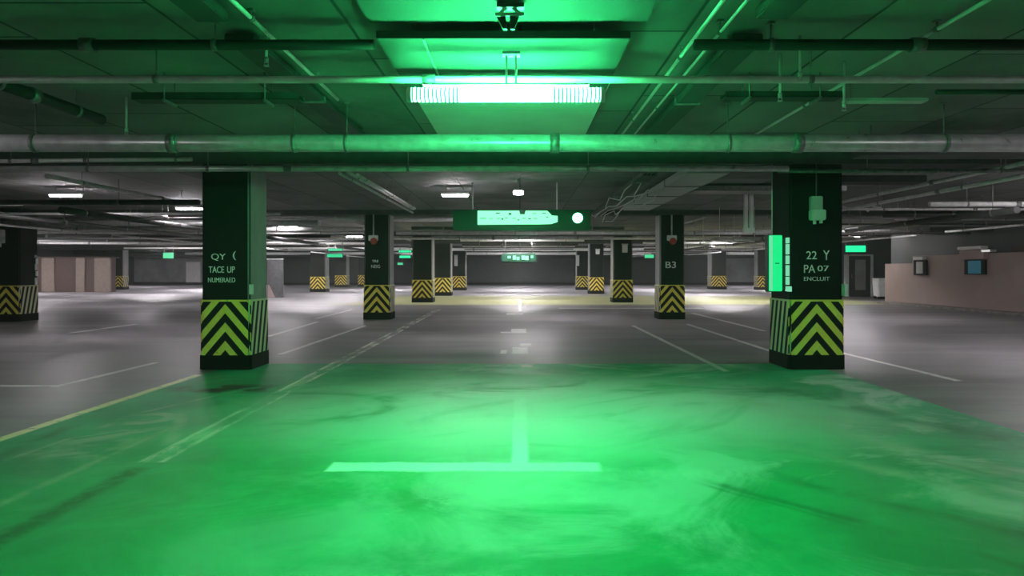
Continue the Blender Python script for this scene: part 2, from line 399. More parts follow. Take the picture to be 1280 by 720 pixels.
# ---------------------------------------------------------------- pipes and trays
def pipe(name, label, cat, p0, p1, r, mat, hang=(), coup=(), group=None, top=SLAB, capend=False):
    p0, p1 = Vector(p0), Vector(p1); ax = (p1-p0).normalized()
    t = thing(name, label, cat, p0, group)
    MB().tube(p0, p1, r, 20).build('tube', M[mat] if isinstance(mat, str) else mat, t)
    for k in hang:
        c = p0.lerp(p1, k)
        b = MB(); b.ring(c, ax, r, .007, .035)
        b.tube(c+Vector((0, 0, r)), (c.x, c.y, top+.002), .006, 8)
        b.box(c.x-.02, c.x+.02, c.y-.02, c.y+.02, top-.012, top+.002)
        b.build('hanger', M['steel'], t)
    for k in coup:
        c = p0.lerp(p1, k); MB().ring(c, ax, r, .012, .09).build('coupling', M['steel'], t)
    return t
def tray(name, label, cat, p0, p1, wd, h, mat, hang=(), group=None, rungs=True):
    """open cable tray along an axis: two side rails, a bottom, cables"""
    p0, p1 = Vector(p0), Vector(p1); t = thing(name, label, cat, p0, group)
    ax = (p1-p0).normalized(); sd = Vector((-ax.y, ax.x, 0))
    def slab(a, o0, o1, z0, z1):
        pts = [p0+sd*o0, p0+sd*o1, p1+sd*o0, p1+sd*o1]
        xs = [q.x for q in pts]; ys = [q.y for q in pts]
        a.box(min(xs), max(xs), min(ys), max(ys), p0.z+z0, p0.z+z1)
    b = MB(); slab(b, -wd/2, wd/2, 0, .006); slab(b, -wd/2, -wd/2+.005, 0, h); slab(b, wd/2-.005, wd/2, 0, h); b.build('channel', M[mat], t)
    c = MB()
    for k in range(3):
        o = (k-1)*wd*.27; c.tube(p0+sd*o+Vector((0, 0, .022)), p1+sd*o+Vector((0, 0, .022)), .014, 8)
    c.build('cable', M['black'], t)
    for k in hang:
        q = p0.lerp(p1, k); hb = MB()
        for s_ in (-1, 1):
            e = q+sd*(wd/2+.012)*s_; hb.tube((e.x, e.y, q.z-.02), (e.x, e.y, SLAB+.002), .006, 8)
        e0 = q-sd*(wd/2+.02); e1 = q+sd*(wd/2+.02)
        hb.box(min(e0.x, e1.x)-.01, max(e0.x, e1.x)+.01, min(e0.y, e1.y)-.01, max(e0.y, e1.y)+.01, q.z-.022, q.z)
        hb.build('hanger', M['steel'], t)
    return t
def duct(name, label, cat, x0, x1, y0, y1, z0, z1, mat, hang_y=(), hang_x=()):
    t = thing(name, label, cat, ((x0+x1)/2, y0, z0))
    MB().box(x0, x1, y0, y1, z0, z1, .008).build('duct_body', M[mat], t)
    longy = (y1-y0) > (x1-x0)
    n = max(1, int((y1-y0 if longy else x1-x0)/1.5))
    for i in range(1, n):
        b = MB()
        if longy: yy = y0+(y1-y0)*i/n; b.box(x0-.012, x1+.012, yy-.015, yy+.015, z0-.012, z1+.004)
        else: xx = x0+(x1-x0)*i/n; b.box(xx-.015, xx+.015, y0-.012, y1+.012, z0-.012, z1+.004)
        b.build('flange', M['steel'], t)
    if z1 < SLAB-.01:
        for i in range(0, n+1, 2):
            k = .04+.92*i/max(1, n)
            if longy: a, c_ = (x0+.01, y0+(y1-y0)*k), (x1-.01, y0+(y1-y0)*k)
            else: a, c_ = (x0+(x1-x0)*k, y0+.01), (x0+(x1-x0)*k, y1-.01)
            for e in (a, c_): MB().tube((e[0], e[1], z1-.005), (e[0], e[1], SLAB+.002), .006, 8).build('hanger', M['steel'], t)
    return t
# boards over the green lamp
t = thing('ceiling_board', 'pale ceiling board at the top edge, in front of the green tube lamp', 'panel', (-.08, 3.4, 2.9), 'pale boards over the green lamp')
MB().box(-.94, .79, 2.6, 4.36, 2.90, 2.94).build('board', M['board'], t)
for xx in (-.7, .55):
    for yy in (2.9, 4.1): MB().tube((xx, yy, 2.93), (xx, yy, SLAB+.002), .012, 8).build('hanger', M['steel'], t)
t = thing('ceiling_board', 'bright green-lit ceiling board directly above the green tube lamp', 'panel', (-.1, 4.9, 2.817), 'pale boards over the green lamp')
MB().box(-.91, .70, 4.40, 5.85, 2.817, 2.867, .004).build('board', M['panel'], t)
b = MB(); b.box(-.62, -.605, 4.42, 5.83, 2.812, 2.818); b.build('joint_strip', M['steel'], t)
for xx in (-.7, .5):
    for yy in (4.6, 5.5): MB().tube((xx, yy, 2.86), (xx, yy, SLAB+.002), .012, 8).build('hanger', M['steel'], t)

t = thing('ceiling_board', 'added pale board standing in for lamp glow on the ceiling beyond the tube lamp', 'panel', (-.1, 7.0, 2.96), 'pale boards over the green lamp')
MB().box(-.98, .78, 5.95, 8.45, 2.965, SLAB+.002, .004).build('board', simple('glow_board', (.68, .70, .66), .8, var=.06, scale=2.5), t)  # board added past the tube, its pale colour stands in for lamp glow
# green lamp
LX0, LX1, LY, LZ = X(511, 4.7), X(754, 4.7), 4.7, Z(118.5, 4.7)
t = thing('tube_lamp', 'long glowing green LED tube lamp hanging under the ceiling', 'lamp', ((LX0+LX1)/2, LY, LZ))
MB().tube((LX0+.02, LY, LZ), (LX1-.02, LY, LZ), .047, 24).build('glowing_tube', M['e_green'], t)
n_ = 46
rib_m = emit('rib', (.03, .9, .35), .9)
for i in list(range(12))+list(range(n_-11, n_+1)):
    xx = LX0+.03+(LX1-LX0-.06)*i/n_
    MB().tube((xx-.007, LY, LZ), (xx+.007, LY, LZ), .0482, 24).build('tube_rib', rib_m, t)
for xx, s_ in ((LX0, 1), (LX1, -1)):
    MB().tube((xx-.012*s_, LY, LZ), (xx+.022*s_, LY, LZ), .051, 24).build('end_cap', M['greyplastic'], t)
MB().box(LX0+.1, LX1-.1, LY-.055, LY+.012, LZ+.053, LZ+.066, .004).build('mounting_rail', M['white'], t)  # rail shape offset towards the camera to shade the near board
for px in (633, 645): MB().tube((X(px, LY), LY, LZ+.06), (X(px, LY), LY, 2.82), .008, 8).build('hanger', M['pipelight'], t)
b = MB()
b.prism([(X(628, LY), 2.80), (X(650, LY), 2.80), (X(650, LY), 2.818), (X(628, LY), 2.818)], LY-.04, LY+.04)
b.build('ceiling_plate', M['pipelight'], t)
# triangular bracket on the near board
by = 4.05
t = thing('ceiling_bracket', 'small triangular bracket with two legs under the pale ceiling board', 'bracket', (X(637, by), by, Z(20, by)))
def q(px, py): return (X(px, by), by, Z(py, by)-.0)
MB().box(X(621, by), X(655, by), by-.02, by+.03, Z(4, by)-.03, 2.905).build('plate', M['steel'], t)
b = MB(); b.path([q(624, 18), q(637, 5), q(650, 18)], .012); b.tube(q(619, 18), q(655, 18), .012, 8); b.build('crossbar', M['pipelight'], t)
for pts in ([(621, 22), (632, 21), (634, 37), (629, 37)], [(637, 21), (649, 21), (643, 37), (638, 37)]):
    MB().prism([(X(a, by), Z(c, by)) for a, c in pts], by-.012, by+.012).build('leg', M['tray'], t)

# transverse runs, from near to far
pipe('black_pipe', 'thick black pipe across the upper left ceiling, ends at the pale board', 'pipe', (-5.2, 4.63, 2.85), (-.97, 4.63, 2.85), .034, 'pipedark', (.38, .75), (.55,), 'black pipes nearest the camera')
pipe('black_pipe', 'thick black pipe across the upper right ceiling above the thin pale pipe', 'pipe', (1.16, 4.63, 2.85), (5.4, 4.63, 2.85), .036, 'pipedark', (.12, .6), (.35,), 'black pipes nearest the camera')
pipe('thin_pipe', 'thin pale pipe running full width just behind the green tube lamp', 'pipe', (-6.5, 4.98, 2.715), (6.5, 4.98, 2.715), .026, 'pipelight', (.12, .3, .66, .82), (.45,))
tray('cable_tray', 'short dark cable tray above the left column, behind the thin pale pipe', 'cable tray', (-3.25, 5.9, 2.78), (-1.85, 5.9, 2.78), .16, .06, 'tray', (.2, .8))
tray('cable_tray', 'short dark cable tray right of the green lamp, behind the thin pale pipe', 'cable tray', (1.72, 5.9, 2.80), (2.7, 5.9, 2.80), .16, .05, 'tray', (.2, .8))
duct('conduit_box', 'flat pale conduit box on the right ceiling above the big pipe', 'conduit', 2.8, 3.5, 5.95, 6.07, 2.80, 2.83, 'greyplastic')
pipe('dark_conduit', 'dark conduit on the right end of the ceiling above the big pipe', 'pipe', (3.5, 5.85, 2.85), (6.2, 5.85, 2.85), .022, 'tray', (.3, .7))
pipe('main_pipe', 'big galvanised pipe spanning the full width above both near columns', 'pipe', (-8.5, 6.84, 2.60), (8.5, 6.84, 2.60), .086, 'pipe', (.22, .37, .40, .62, .745), (.3, .52, .66))
pipe('thin_pipe', 'short pale pipe at the left edge below the big galvanised pipe', 'pipe', (-8.0, 8.7, 2.70), (-4.1, 8.7, 2.74), .026, 'pipelight', (.42, .66, .95), (.5,))
pipe('medium_pipe', 'slim pipe crossing directly in front of both near column tops', 'pipe', (-9, 8.56, 2.60), (X(975, 8.56)+.1, 8.56, 2.60), .036, 'pipe', (.3, .42, .62, .8), (.5,))
pipe('medium_pipe', 'dim slim pipe running right from the top of the near right column', 'pipe', (3.3, 8.9, 2.62), (9, 8.9, 2.62), .026, 'steel', (.2, .5, .8), (.35,))
duct('duct', 'shallow dark duct on the right ceiling between big pipe and right column top', 'duct', 3.9, 6.1, 7.9, 8.2, 2.66, 2.74, 'tray')
duct('duct', 'pale short duct beside the near right column top', 'duct', 4.55, 6.2, 10.6, 11.0, 2.70, 2.80, 'beam')
# long runs, along the lane
duct('side_duct', 'narrow pale duct running lengthwise left of the green lamp', 'duct', -2.02, -1.82, 2.2, 4.35, 2.90, 2.97, 'board')
duct('side_duct', 'narrow pale duct running lengthwise right of the green lamp, near end', 'duct', 1.45, 1.66, 2.2, 4.30, 2.90, 2.97, 'board')
duct('side_duct', 'narrow pale duct right of the green lamp, behind the black pipe', 'duct', 1.45, 1.66, 4.75, 8.2, 2.90, 2.97, 'board')
duct('side_duct', 'dim narrow duct left of the green lamp, behind the black pipe', 'duct', -2.02, -1.82, 4.75, 8.2, 2.92, 2.97, 'tray')
pipe('long_pipe', 'dark pipe running lengthwise on the left ceiling into the big pipe', 'pipe', (-4.03, 4.8, 2.80), (-4.03, 6.7, 2.80), .05, 'pipedark', (.3, .8), (.5,))
pipe('long_pipe', 'thin shiny conduit running lengthwise at the top right', 'pipe', (2.75, 3.0, 2.94), (2.75, 8.3, 2.94), .014, 'pipelight', (.3, .7))
pipe('long_pipe', 'thin shiny conduit left of the ceiling, slanting in the view past the black pipe', 'pipe', (-1.70, 3.0, 2.945), (-1.70, 6.5, 2.945), .014, 'pipelight', (.4, .8))
pipe('long_pipe', 'thin conduit running lengthwise right of the green board', 'pipe', (1.18, 3.0, 2.92), (1.18, 8.3, 2.92), .013, 'pipelight', (.4, .8))
pipe('long_pipe', 'thin conduit beside the pale duct at the top right', 'pipe', (1.32, 3.0, 2.92), (1.32, 8.3, 2.92), .010, 'pipelight', (.3, .7))
pipe('long_pipe', 'upper of two pale pipes running lengthwise on the far right ceiling', 'pipe', (6.35, 7.5, 2.70), (6.35, 15.5, 2.70), .030, 'pipelight', (.2, .6, .9), (.4,))
pipe('long_pipe', 'lower of two pale pipes running lengthwise on the far right ceiling', 'pipe', (6.5, 9.0, 2.57), (6.5, 15.0, 2.57), .030, 'pipelight', (.2, .6, .9), (.3,))
for k, (dx, dz) in enumerate(((0, 0), (.12, .02), (.26, -.02))):
    pipe('bright_conduit', ('leftmost', 'middle', 'rightmost')[k]+' of three bright conduits slanting down left of the hanging sign', 'pipe',
         (-2.62+dx, 10.1, 2.76+dz), (-2.62+dx, 17.0-k*.7, 2.76+dz), .024, 'pipelight', (.1, .5, .9), (), 'bright conduits left of the hanging sign')
tb = tray('cable_tray', 'dark cable tray with drooping pale cables, right of the hanging sign', 'cable tray', (1.9, 10.2, 2.74), (1.9, 17.5, 2.74), .22, .06, 'tray', (.1, .4, .75))
b = MB()
rr = random.Random(3)
for k in range(5):
    pts = []; 
    for i in range(9): pts.append((1.72+.1*k+rr.uniform(-.07, .07), 10.5+i*.8, 2.68+rr.uniform(-.12, .04)-(.02*k)))
    b.path(pts, .009, 6)
b.build('loose_cables', M['pipelight'], tb, label='pale drooping cables')
duct('wide_duct', 'wide dull duct slanting right of the hanging sign above the middle right column', 'duct', 2.55, 3.2, 10.6, 17.2, 2.83, 2.95, 'greyplastic')
duct('wide_duct', 'flat pale duct crossing right of the hanging sign towards the near right column', 'duct', 3.3, 6.2, 13.2, 13.8, 2.86, 2.96, 'steel')
pipe('long_pipe', 'pale pipe slanting down across the left bay towards the near left column', 'pipe', (-7.0, 10.3, 2.75), (-7.0, 18.5, 2.75), .034, 'pipelight', (.1, .5, .9), (.4,))
pipe('long_pipe', 'dark pipe slanting across the left bay beyond the left round-ended lamp', 'pipe', (-10.2, 12, 2.42), (-10.2, 24, 2.42), .05, 'tray', (.1, .5, .9), (.3,))
pipe('cross_pipe', 'short dim pipe at the left edge of the left bay', 'pipe', (-14, 14.4, 2.75), (-10.3, 14.4, 2.72), .03, 'pipelight', (.3, .8))
duct('cross_duct', 'small pale conduit box in the left bay right of the bright lamp', 'duct', -9.0, -8.25, 16.0, 16.3, 2.60, 2.66, 'greyplastic')
pipe('cross_pipe', 'pale pipe crossing between the near left and middle left columns', 'pipe', (-16, 20.2, 2.83), (-.9, 20.2, 2.83), .065, 'pipelight', (.2, .5, .8), (.4,))
pipe('cross_pipe', 'pale pipe crossing the aisle just below the hanging sign', 'pipe', (-4.2, 23.6, 2.62), (16, 23.6, 2.62), .062, 'pipe', (.2, .5, .8), (.3, .6))
pipe('cross_pipe', 'pale pipe crossing the left bays behind the middle left column', 'pipe', (-26, 24.2, 2.66), (-4.8, 24.2, 2.66), .05, 'pipelight', (.1, .3, .5, .7, .9), (.4,))
pipe('cross_pipe', 'thin pale pipe crossing the right bay under the slanting pipes', 'pipe', (7.0, 14.9, 2.66), (14.8, 14.9, 2.66), .028, 'pipelight', (.1, .5, .9), (.35,))
duct('cross_duct', 'long pale duct along the top of the right dark wall', 'duct', 12.9, 14.9, 21.9, 22.3, 2.58, 2.72, 'panel')
pipe('cross_pipe', 'pale pipe end left of the pale duct in the right bay', 'pipe', (8.8, 21.3, 2.52), (12.2, 21.3, 2.60), .035, 'pipelight', (.1, .5, .9), (.4,))
pipe('cross_pipe', 'dim pipe crossing the far right bay behind the slanting pipes', 'pipe', (6.4, 18.0, 2.72), (14.9, 18.0, 2.72), .05, 'steel', (.2, .8), (.5,))
pipe('cross_pipe', 'slim pipe crossing the left bays above the brown partition', 'pipe', (-30, 33, 2.66), (-6, 33, 2.62), .06, 'pipelight', (.1, .3, .5, .7, .9), (.4,))
pipe('cross_pipe', 'pale pipe crossing the aisle ahead of the third pair of columns', 'pipe', (-12, 28.5, 2.66), (14, 28.5, 2.66), .05, 'pipelight', (.2, .5, .8), (.4,))
pipe('cross_pipe', 'pale pipe crossing the aisle behind the fourth pair of columns', 'pipe', (-14, 42, 2.62), (14, 42, 2.62), .09, 'pipelight', (.2, .5, .8), (.4,))
pipe('cross_pipe', 'farthest pale pipe crossing the aisle above the far green sign', 'pipe', (-25, 52, 2.62), (20, 52, 2.62), .10, 'pipelight', (.1, .5, .9), (.4,))
rr = random.Random(21)
bays = (('first', 12.2, 18.6), ('second', 20.4, 28.8), ('third', 30.8, 36.4), ('fourth', 39, 46.5), ('fifth', 49, 55.5))
used_y = []
def clear(ya, yb):
    ks = []
    for k in (.1, .5, .88):
        while any(abs(ya+(yb-ya)*k-q_) < .16 for q_ in used_y+[14.4, 14.9, 18, 20.2, 21.3, 22.1, 23.6, 24.2, 28.5, 33, 42, 52, 13.5, 16.15]): k += .01
        ks.append(min(k, .99))
    return ks
for bi, (bn, ya, yb) in enumerate(bays):
    for side, xa, xb in (('left', -25 if bi else -17, -5.2), ('right', 5.2 if bi else 7.6, 14.6), ('middle', -3.3, 3.3)):
        if side == 'middle' and bi == 0: continue
        nn = 4 if side != 'middle' else 3
        for i in range(nn):
            yy = ya+(yb-ya)*(i+.5+rr.uniform(-.3, .3))/nn; zz = rr.uniform(2.57, 2.78) if bi else rr.uniform(2.57, 2.60); r_ = rr.choice((.022, .03, .05, .075))
            while any(abs(yy-q_) < .24 for q_ in (14.4, 14.9, 18, 20.2, 21.3, 22.1, 23.6, 24.2, 28.5, 33, 42, 52, 13.5, 16.15, 31.07, 34.56, 43.6, 44, 44.4, 50, 50.4, 50.8, 51.1)) or any(abs(yy-q_) < .2 for q_ in used_y if True): yy += .11
            used_y.append(yy)
            e0, e1 = xa+rr.uniform(0, 3 if side != 'middle' else .6), xb-rr.uniform(0, 3 if side != 'middle' else .6)
            m_ = rr.choice(('pipelight', 'pipedark', 'pipe', 'tray', 'pipelight'))
            kind = {'pipelight': 'pale', 'pipedark': 'black', 'pipe': 'galvanised', 'tray': 'dark grey'}[m_]
            pipe('service_pipe', '%s %s pipe crossing the %s bays beyond the %s beam, %s of its set' % ('thick' if r_ > .04 else 'thin', kind, side, bn, ('nearest', 'second', 'third', 'farthest')[i if i < nn-1 else 3]), 'pipe',
                 (e0, yy, zz), (e1, yy, zz), r_, m_, (.15, .5, .85), (.35,), 'service pipes under the far ceiling')
    for side, xs in (('left', (-5.6, -8.3, -12.0)), ('right', (5.5, 8.8, 11.4))):
        for i, xx in enumerate(xs):
            zz = (2.91, 2.41, 2.38)[i]; m_ = ('pipelight', 'tray', 'pipelight')[i]; xx += rr.uniform(-.3, .3)
            if bi == 0 and i == 0: continue
            pipe('lengthwise_pipe', '%s lengthwise pipe, %s bays beyond %s beam, %s from aisle' % (('pale', 'dark', 'low pale')[i], side, bn, ('first', 'second', 'third')[i]), 'pipe',
                 (xx, ya, zz), (xx, yb, zz), (.03, .06, .028)[i], m_, clear(ya, yb), (), 'lengthwise pipes under the far ceiling')
rr = random.Random(11)
for k in (0, 1, 3, 4):     # loose cable drops in the right bay
    px = (1078, 1102, 1270, 900, 925)[k]; Yc = (16.5, 17, 11.2, 20, 18)[k]; py = (258, 250, 246, 303, 301)[k]
    b = MB(); x0 = X(px, Yc); z0 = min(2.85, Z(py, Yc))
    pts = [(x0-.5+.18*i, Yc+rr.uniform(-.1, .1), z0+rr.uniform(-.06, .06)) for i in range(6)]
    b.path(pts, .014, 6); b.tube(pts[0], (pts[0][0], pts[0][1], SLAB), .006, 6); b.tube(pts[-1], (pts[-1][0], pts[-1][1], SLAB), .006, 6)
    tag(b.build('loose_cable', M['pipelight'], loc=(x0, Yc, z0)),
        ('pale loose cable hanging just right of the near right column top', 'pale loose cable further right in the right bay ceiling', 'short pale cable at the right edge of the picture',
         'pale loose cable behind the middle right column', 'pale tangled cable left of the vertical green sign')[k], 'cable')
# cable riser left of the near right column
Yr = 14.2
t = thing('cable_riser', 'bright white vertical cable riser left of the near right column', 'cable riser', (X(935, Yr), Yr, Z(290, Yr)))
MB().box(X(930, Yr), X(934, Yr), Yr-.05, Yr+.05, Z(289, Yr), SLAB, .004).build('trunking', M['white'], t)
MB().box(X(937, Yr), X(941, Yr), Yr-.05, Yr+.05, Z(286, Yr), SLAB, .004).build('trunking', M['white'], t)
MB().box(X(929, Yr), X(942, Yr), Yr-.07, Yr+.05, Z(291, Yr), Z(285, Yr), .006).build('junction_box', M['white'], t)

# sprinkler heads on the near ceiling
for k, (px, py, Ys, lab) in enumerate(((975, 116, 5.3, 'brass sprinkler head right of the green lamp with bright glint'), (1055, 128, 5.5, 'small sprinkler head further right of the green lamp'),
        (333, 72, 4.9, 'small sprinkler head left of the green lamp above the thin pipe'), (1000, 90, 4.9, 'thin hanging sprinkler drop above the thin pale pipe on the right'),
        (158, 158, 6.6, 'small sprinkler drop at the left on top of the big pipe'))):
    xx, zz = X(px, Ys), Z(py+8, Ys)
    t = thing('sprinkler_head', lab, 'sprinkler', (xx, Ys, zz), 'sprinkler heads')
    MB().tube((xx, Ys, zz+.04), (xx, Ys, SLAB+.002), .010, 8).build('drop_pipe', M['pipelight'], t)
    b = MB(); b.tube((xx, Ys, zz+.012), (xx, Ys, zz+.045), .016, 12); b.path([(xx-.012, Ys, zz+.014), (xx-.014, Ys, zz-.004), (xx, Ys, zz-.012), (xx+.014, Ys, zz-.004), (xx+.012, Ys, zz+.014)], .003, 6)
    b.tube((xx, Ys, zz-.016), (xx, Ys, zz-.012), .02, 12); b.build('nozzle', M['pipe'], t)

# ---------------------------------------------------------------- white fixtures
def fixture(xc, yc, zc, ln, label, group='white ceiling lamps', wd=.12, axis='x', em='e_white'):
    t = thing('ceiling_lamp', label, 'lamp', (xc, yc, zc), group)
    if axis == 'x': a = (xc-ln/2, xc+ln/2, yc-wd/2, yc+wd/2)
    else: a = (xc-wd/2, xc+wd/2, yc-ln/2, yc+ln/2)
    MB().box(a[0]-.02, a[1]+.02, a[2]-.02, a[3]+.02, zc+.035, zc+.075, .006).build('housing', M['white'], t)
    MB().box(a[0], a[1], a[2], a[3], zc, zc+.036, .010).build('diffuser', M[em], t)
    for s_ in (-.35, .35):
        q_ = (xc+s_*ln, yc) if axis == 'x' else (xc, yc+s_*ln)
        MB().tube((q_[0], q_[1], zc+.07), (q_[0], q_[1], SLAB+.002), .006, 8).build('hanger', M['steel'], t)
    return t
fx_list = [
 (82, 246, 2.80, .58, 'brightest white ceiling lamp, left bay above the far left column'),
 (237, 262, 2.80, .60, 'white ceiling lamp half hidden behind the near left column'),
 (50, 288, 2.78, .50, 'small white ceiling lamp at the right edge of the far left column top'),
 (177, 291.5, 2.78, .58, 'small white ceiling lamp above the brown partition and pale wall'),
 (360, 285, 2.78, .60, 'white ceiling lamp just right of the near left column'),
 (342, 301, 2.76, .9, 'dim small white ceiling lamp touching the right edge of near left column'),
 (440, 296.5, 2.74, .85, 'white ceiling lamp left of the middle left column'),
 (569, 245.5, 2.80, .50, 'white ceiling lamp above the left end of the hanging sign'),
 (1062, 297.5, 2.72, .8, 'white ceiling lamp above the right green exit sign'),
]
for px, py, z, ln, lab in fx_list:
    Yf = (z-EYE)*F/(VY-py); fixture(X(px, Yf), Yf, z, ln, lab)
# fill lamps added outside the frame to raise the room's brightness
for xx, yy, lab in ((-6.5, 5.4, 'left of the camera'), (6.5, 5.4, 'right of the camera'), (-9.5, -4.0, 'behind the camera on the left'), (9.5, -4.0, 'behind the camera on the right'), (-3.2, -3.0, 'just behind the camera, left one'), (3.2, -3.0, 'just behind the camera, right one')):
    fixture(xx, yy, 2.8, .38 if yy > 0 else .6, 'added white fill lamp outside the frame, '+lab, 'added fill lamps out of the frame')
# unseen fill lamps added to brighten the far bays, close behind the beams
for yy, z, xs, lab in ((10.36, 2.92, (8.6, 12.0), 'first'), (19.95, 2.92, (.3, 9.5), 'second'), (30.2, 2.91, (-22, -9, 0, 9), 'third'), (38.0, 2.9, (-29, -20, -9.5, 0, 10), 'fourth'),
                       (48.0, 2.9, (-22, -9.5, 0, 9, 18), 'fifth'), (57.0, 2.88, (-31, -22, -8, 0, 8, 19), 'sixth')):
    for i, xx in enumerate(xs):
        side = 'the middle aisle' if abs(xx) < 2 else ('%s bay %s the aisle' % ('left' if xx < 0 else 'right', 'next to' if abs(xx) < 12 else ('further from' if abs(xx) < 24 else 'farthest from')))
        if yy < 11 and xx > 11: side = 'the bay by the right wall'
        fixture(xx, yy, z, 1.2, 'added white fill lamp tucked behind the %s ceiling beam over %s' % (lab, side), wd=.14, em='e_fillfar' if 25 < yy < 50 else 'e_white')
# small bright spot lamp in the middle
Ys = 12.6; xx = X(648, Ys); zz = Z(241, Ys)
t = thing('spot_lamp', 'small bright white lamp above the hanging sign, centre of the aisle', 'lamp', (xx, Ys, zz))
b = MB(); b.tube((xx, Ys, zz+.03), (xx, Ys, zz+.07), .10, 20, .05); b.tube((xx, Ys, zz+.07), (xx, Ys, SLAB+.002), .012, 8); b.build('housing', M['white'], t)
MB().tube((xx, Ys, zz-.03), (xx, Ys, zz+.03), .085, 20, .095).build('bulb_cover', emit('spot_glow', (1, .97, .97), 45.0), t)

# ---------------------------------------------------------------- columns
def rbox(b, cx, cy, hw, z0, z1, bev=.03):
    r = bmesh.ops.create_cube(b.bm, size=1.0)
    for v in r['verts']: v.co = Vector((cx+v.co.x*hw*2, cy+v.co.y*hw*2, (z0+z1)/2+v.co.z*(z1-z0)))
    es = [e for e in {e for v in r['verts'] for e in v.link_edges} if abs((e.verts[0].co-e.verts[1].co).z) > .05]
    bmesh.ops.bevel(b.bm, geom=es, offset=bev, segments=3, affect='EDGES')
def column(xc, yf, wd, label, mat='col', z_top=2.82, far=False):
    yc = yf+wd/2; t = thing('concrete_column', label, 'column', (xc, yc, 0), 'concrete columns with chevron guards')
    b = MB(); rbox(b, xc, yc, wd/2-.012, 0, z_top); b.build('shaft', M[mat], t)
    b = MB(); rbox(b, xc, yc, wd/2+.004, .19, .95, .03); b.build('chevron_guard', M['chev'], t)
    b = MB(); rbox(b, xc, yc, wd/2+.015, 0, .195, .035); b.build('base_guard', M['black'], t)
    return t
nl = column(-4.01, 9.47, .68, 'near left dark column with green tint, three lines of white lettering', 'col')
nr = column(4.05, 9.50, .75, 'near right black column with grey box and vertical green light on its left', 'coldark')
ml = column(-3.93, 19.1, .72, 'middle left column with a red and white alarm on it', z_top=2.9)
mr = column(4.2, 19.2, .70, 'middle right column with a small red alarm and short lettering', z_top=2.9)
column(-13.55, 18.35, .72, 'dark column cut by the left edge of the picture', 'coldark', z_top=2.99)
l3 = column(-4.12, 29.3, .86, 'third column of the left row, counted from the camera')
r3 = column(4.33, 29.3, .84, 'third column of the right row, counted from the camera')
l4 = column(-4.12, 37.0, .90, 'fourth column of the left row, counted from the camera', z_top=2.8)
r4 = column(4.38, 39.8, .84, 'fourth column of the right row, counted from the camera', z_top=2.99)
l5 = column(-4.12, 47.0, .92, 'farthest column of the left row, beside the roller shutter', z_top=2.76)
r5 = column(4.30, 48.0, .82, 'farthest column of the right row, beside the roller shutter', z_top=2.99)
column(-12.65, 43.5, .95, 'far column between near left and middle left columns, brown chevron base', z_top=2.99)
column(-14.3, 55.5, .95, 'far column left of the two by the middle left column', z_top=2.99)
column(-13.0, 57.5, .80, 'far column touching the left edge of the middle left column', z_top=2.99)
column(-28.3, 49, .72, 'far column between brown partition and pale far left wall', z_top=2.99)
column(14.3, 50, 1.1, 'far dark column right of the middle right column', z_top=2.99)
column(16.75, 48, .75, 'far column touching the left edge of the vertical green light', z_top=2.99)
# lettering on the columns
for rt, Yc, items in (
    (nl, 9.478, (('QY', 264, 282, 317, 326), ('(', 291, 295, 314, 325), ('TACE', 261, 280, 333, 341), ('UP', 284, 293.5, 333, 341), ('NUMERAED', 260, 294, 347, 353))),
    (nr, 9.508, (('22', 1008, 1021, 314, 324), ('Y', 1029, 1037, 313, 325), ('PA', 1005, 1019, 331, 341), ('07', 1022, 1036, 332, 339), ('ENCLUIT', 1005, 1037, 346, 351))),
    (ml, 19.108, (('TRE', 465, 473, 325, 328), ('NEIG', 464, 475, 331, 335))),
    (mr, 19.208, (('B3', 832, 845, 327, 335),))):
    for bd, a_, c_, d_, e_ in items: text(bd, rt, a_, c_, d_, e_, Yc, M['paper'])
# small white plates
tag(MB().box(X(311.5, 9.45), X(316, 9.45), 9.44, 9.481, Z(368, 9.45), Z(355.5, 9.45), .003).build('switch_plate', M['white'], loc=(X(314, 9.45), 9.46, Z(362, 9.45))), 'small white plate low on the right corner of the near left column', 'plate')
tag(MB().box(4.404, 4.45, 9.44, 9.60, Z(370, 9.5), Z(355, 9.5), .003).build('switch_plate', M['white'], loc=(4.43, 9.5, Z(362, 9.5))), 'small white plate low on the right corner of the near right column', 'plate')
# grey box on the near right column
Yb = 9.42
t = thing('alarm_box', 'grey call box with white lower cap high on the near right column', 'box', (X(1022, Yb), Yb, Z(280, Yb)))
MB().box(X(1014.5, Yb), X(1029, Yb), Yb, 9.515, Z(263, Yb), Z(245, Yb), .01).build('housing', M['greyplastic'], t)
MB().box(X(1014, Yb), X(1032, Yb), Yb-.03, 9.515, Z(275, Yb), Z(262, Yb), .012).build('lower_cap', M['white'], t)
b = MB(); b.tube((X(1019, Yb), Yb+.02, Z(280, Yb)), (X(1019, Yb), Yb+.02, Z(274, Yb)), .022, 12); b.tube((X(1027, Yb), Yb+.02, Z(279, Yb)), (X(1027, Yb), Yb+.02, Z(274, Yb)), .022, 12); b.build('socket', M['white'], t)
MB().tube((X(1023, Yb), Yb+.07, Z(246, Yb)), (X(1023, Yb), Yb+.07, 2.80), .010, 8).build('conduit', M['steel'], t)
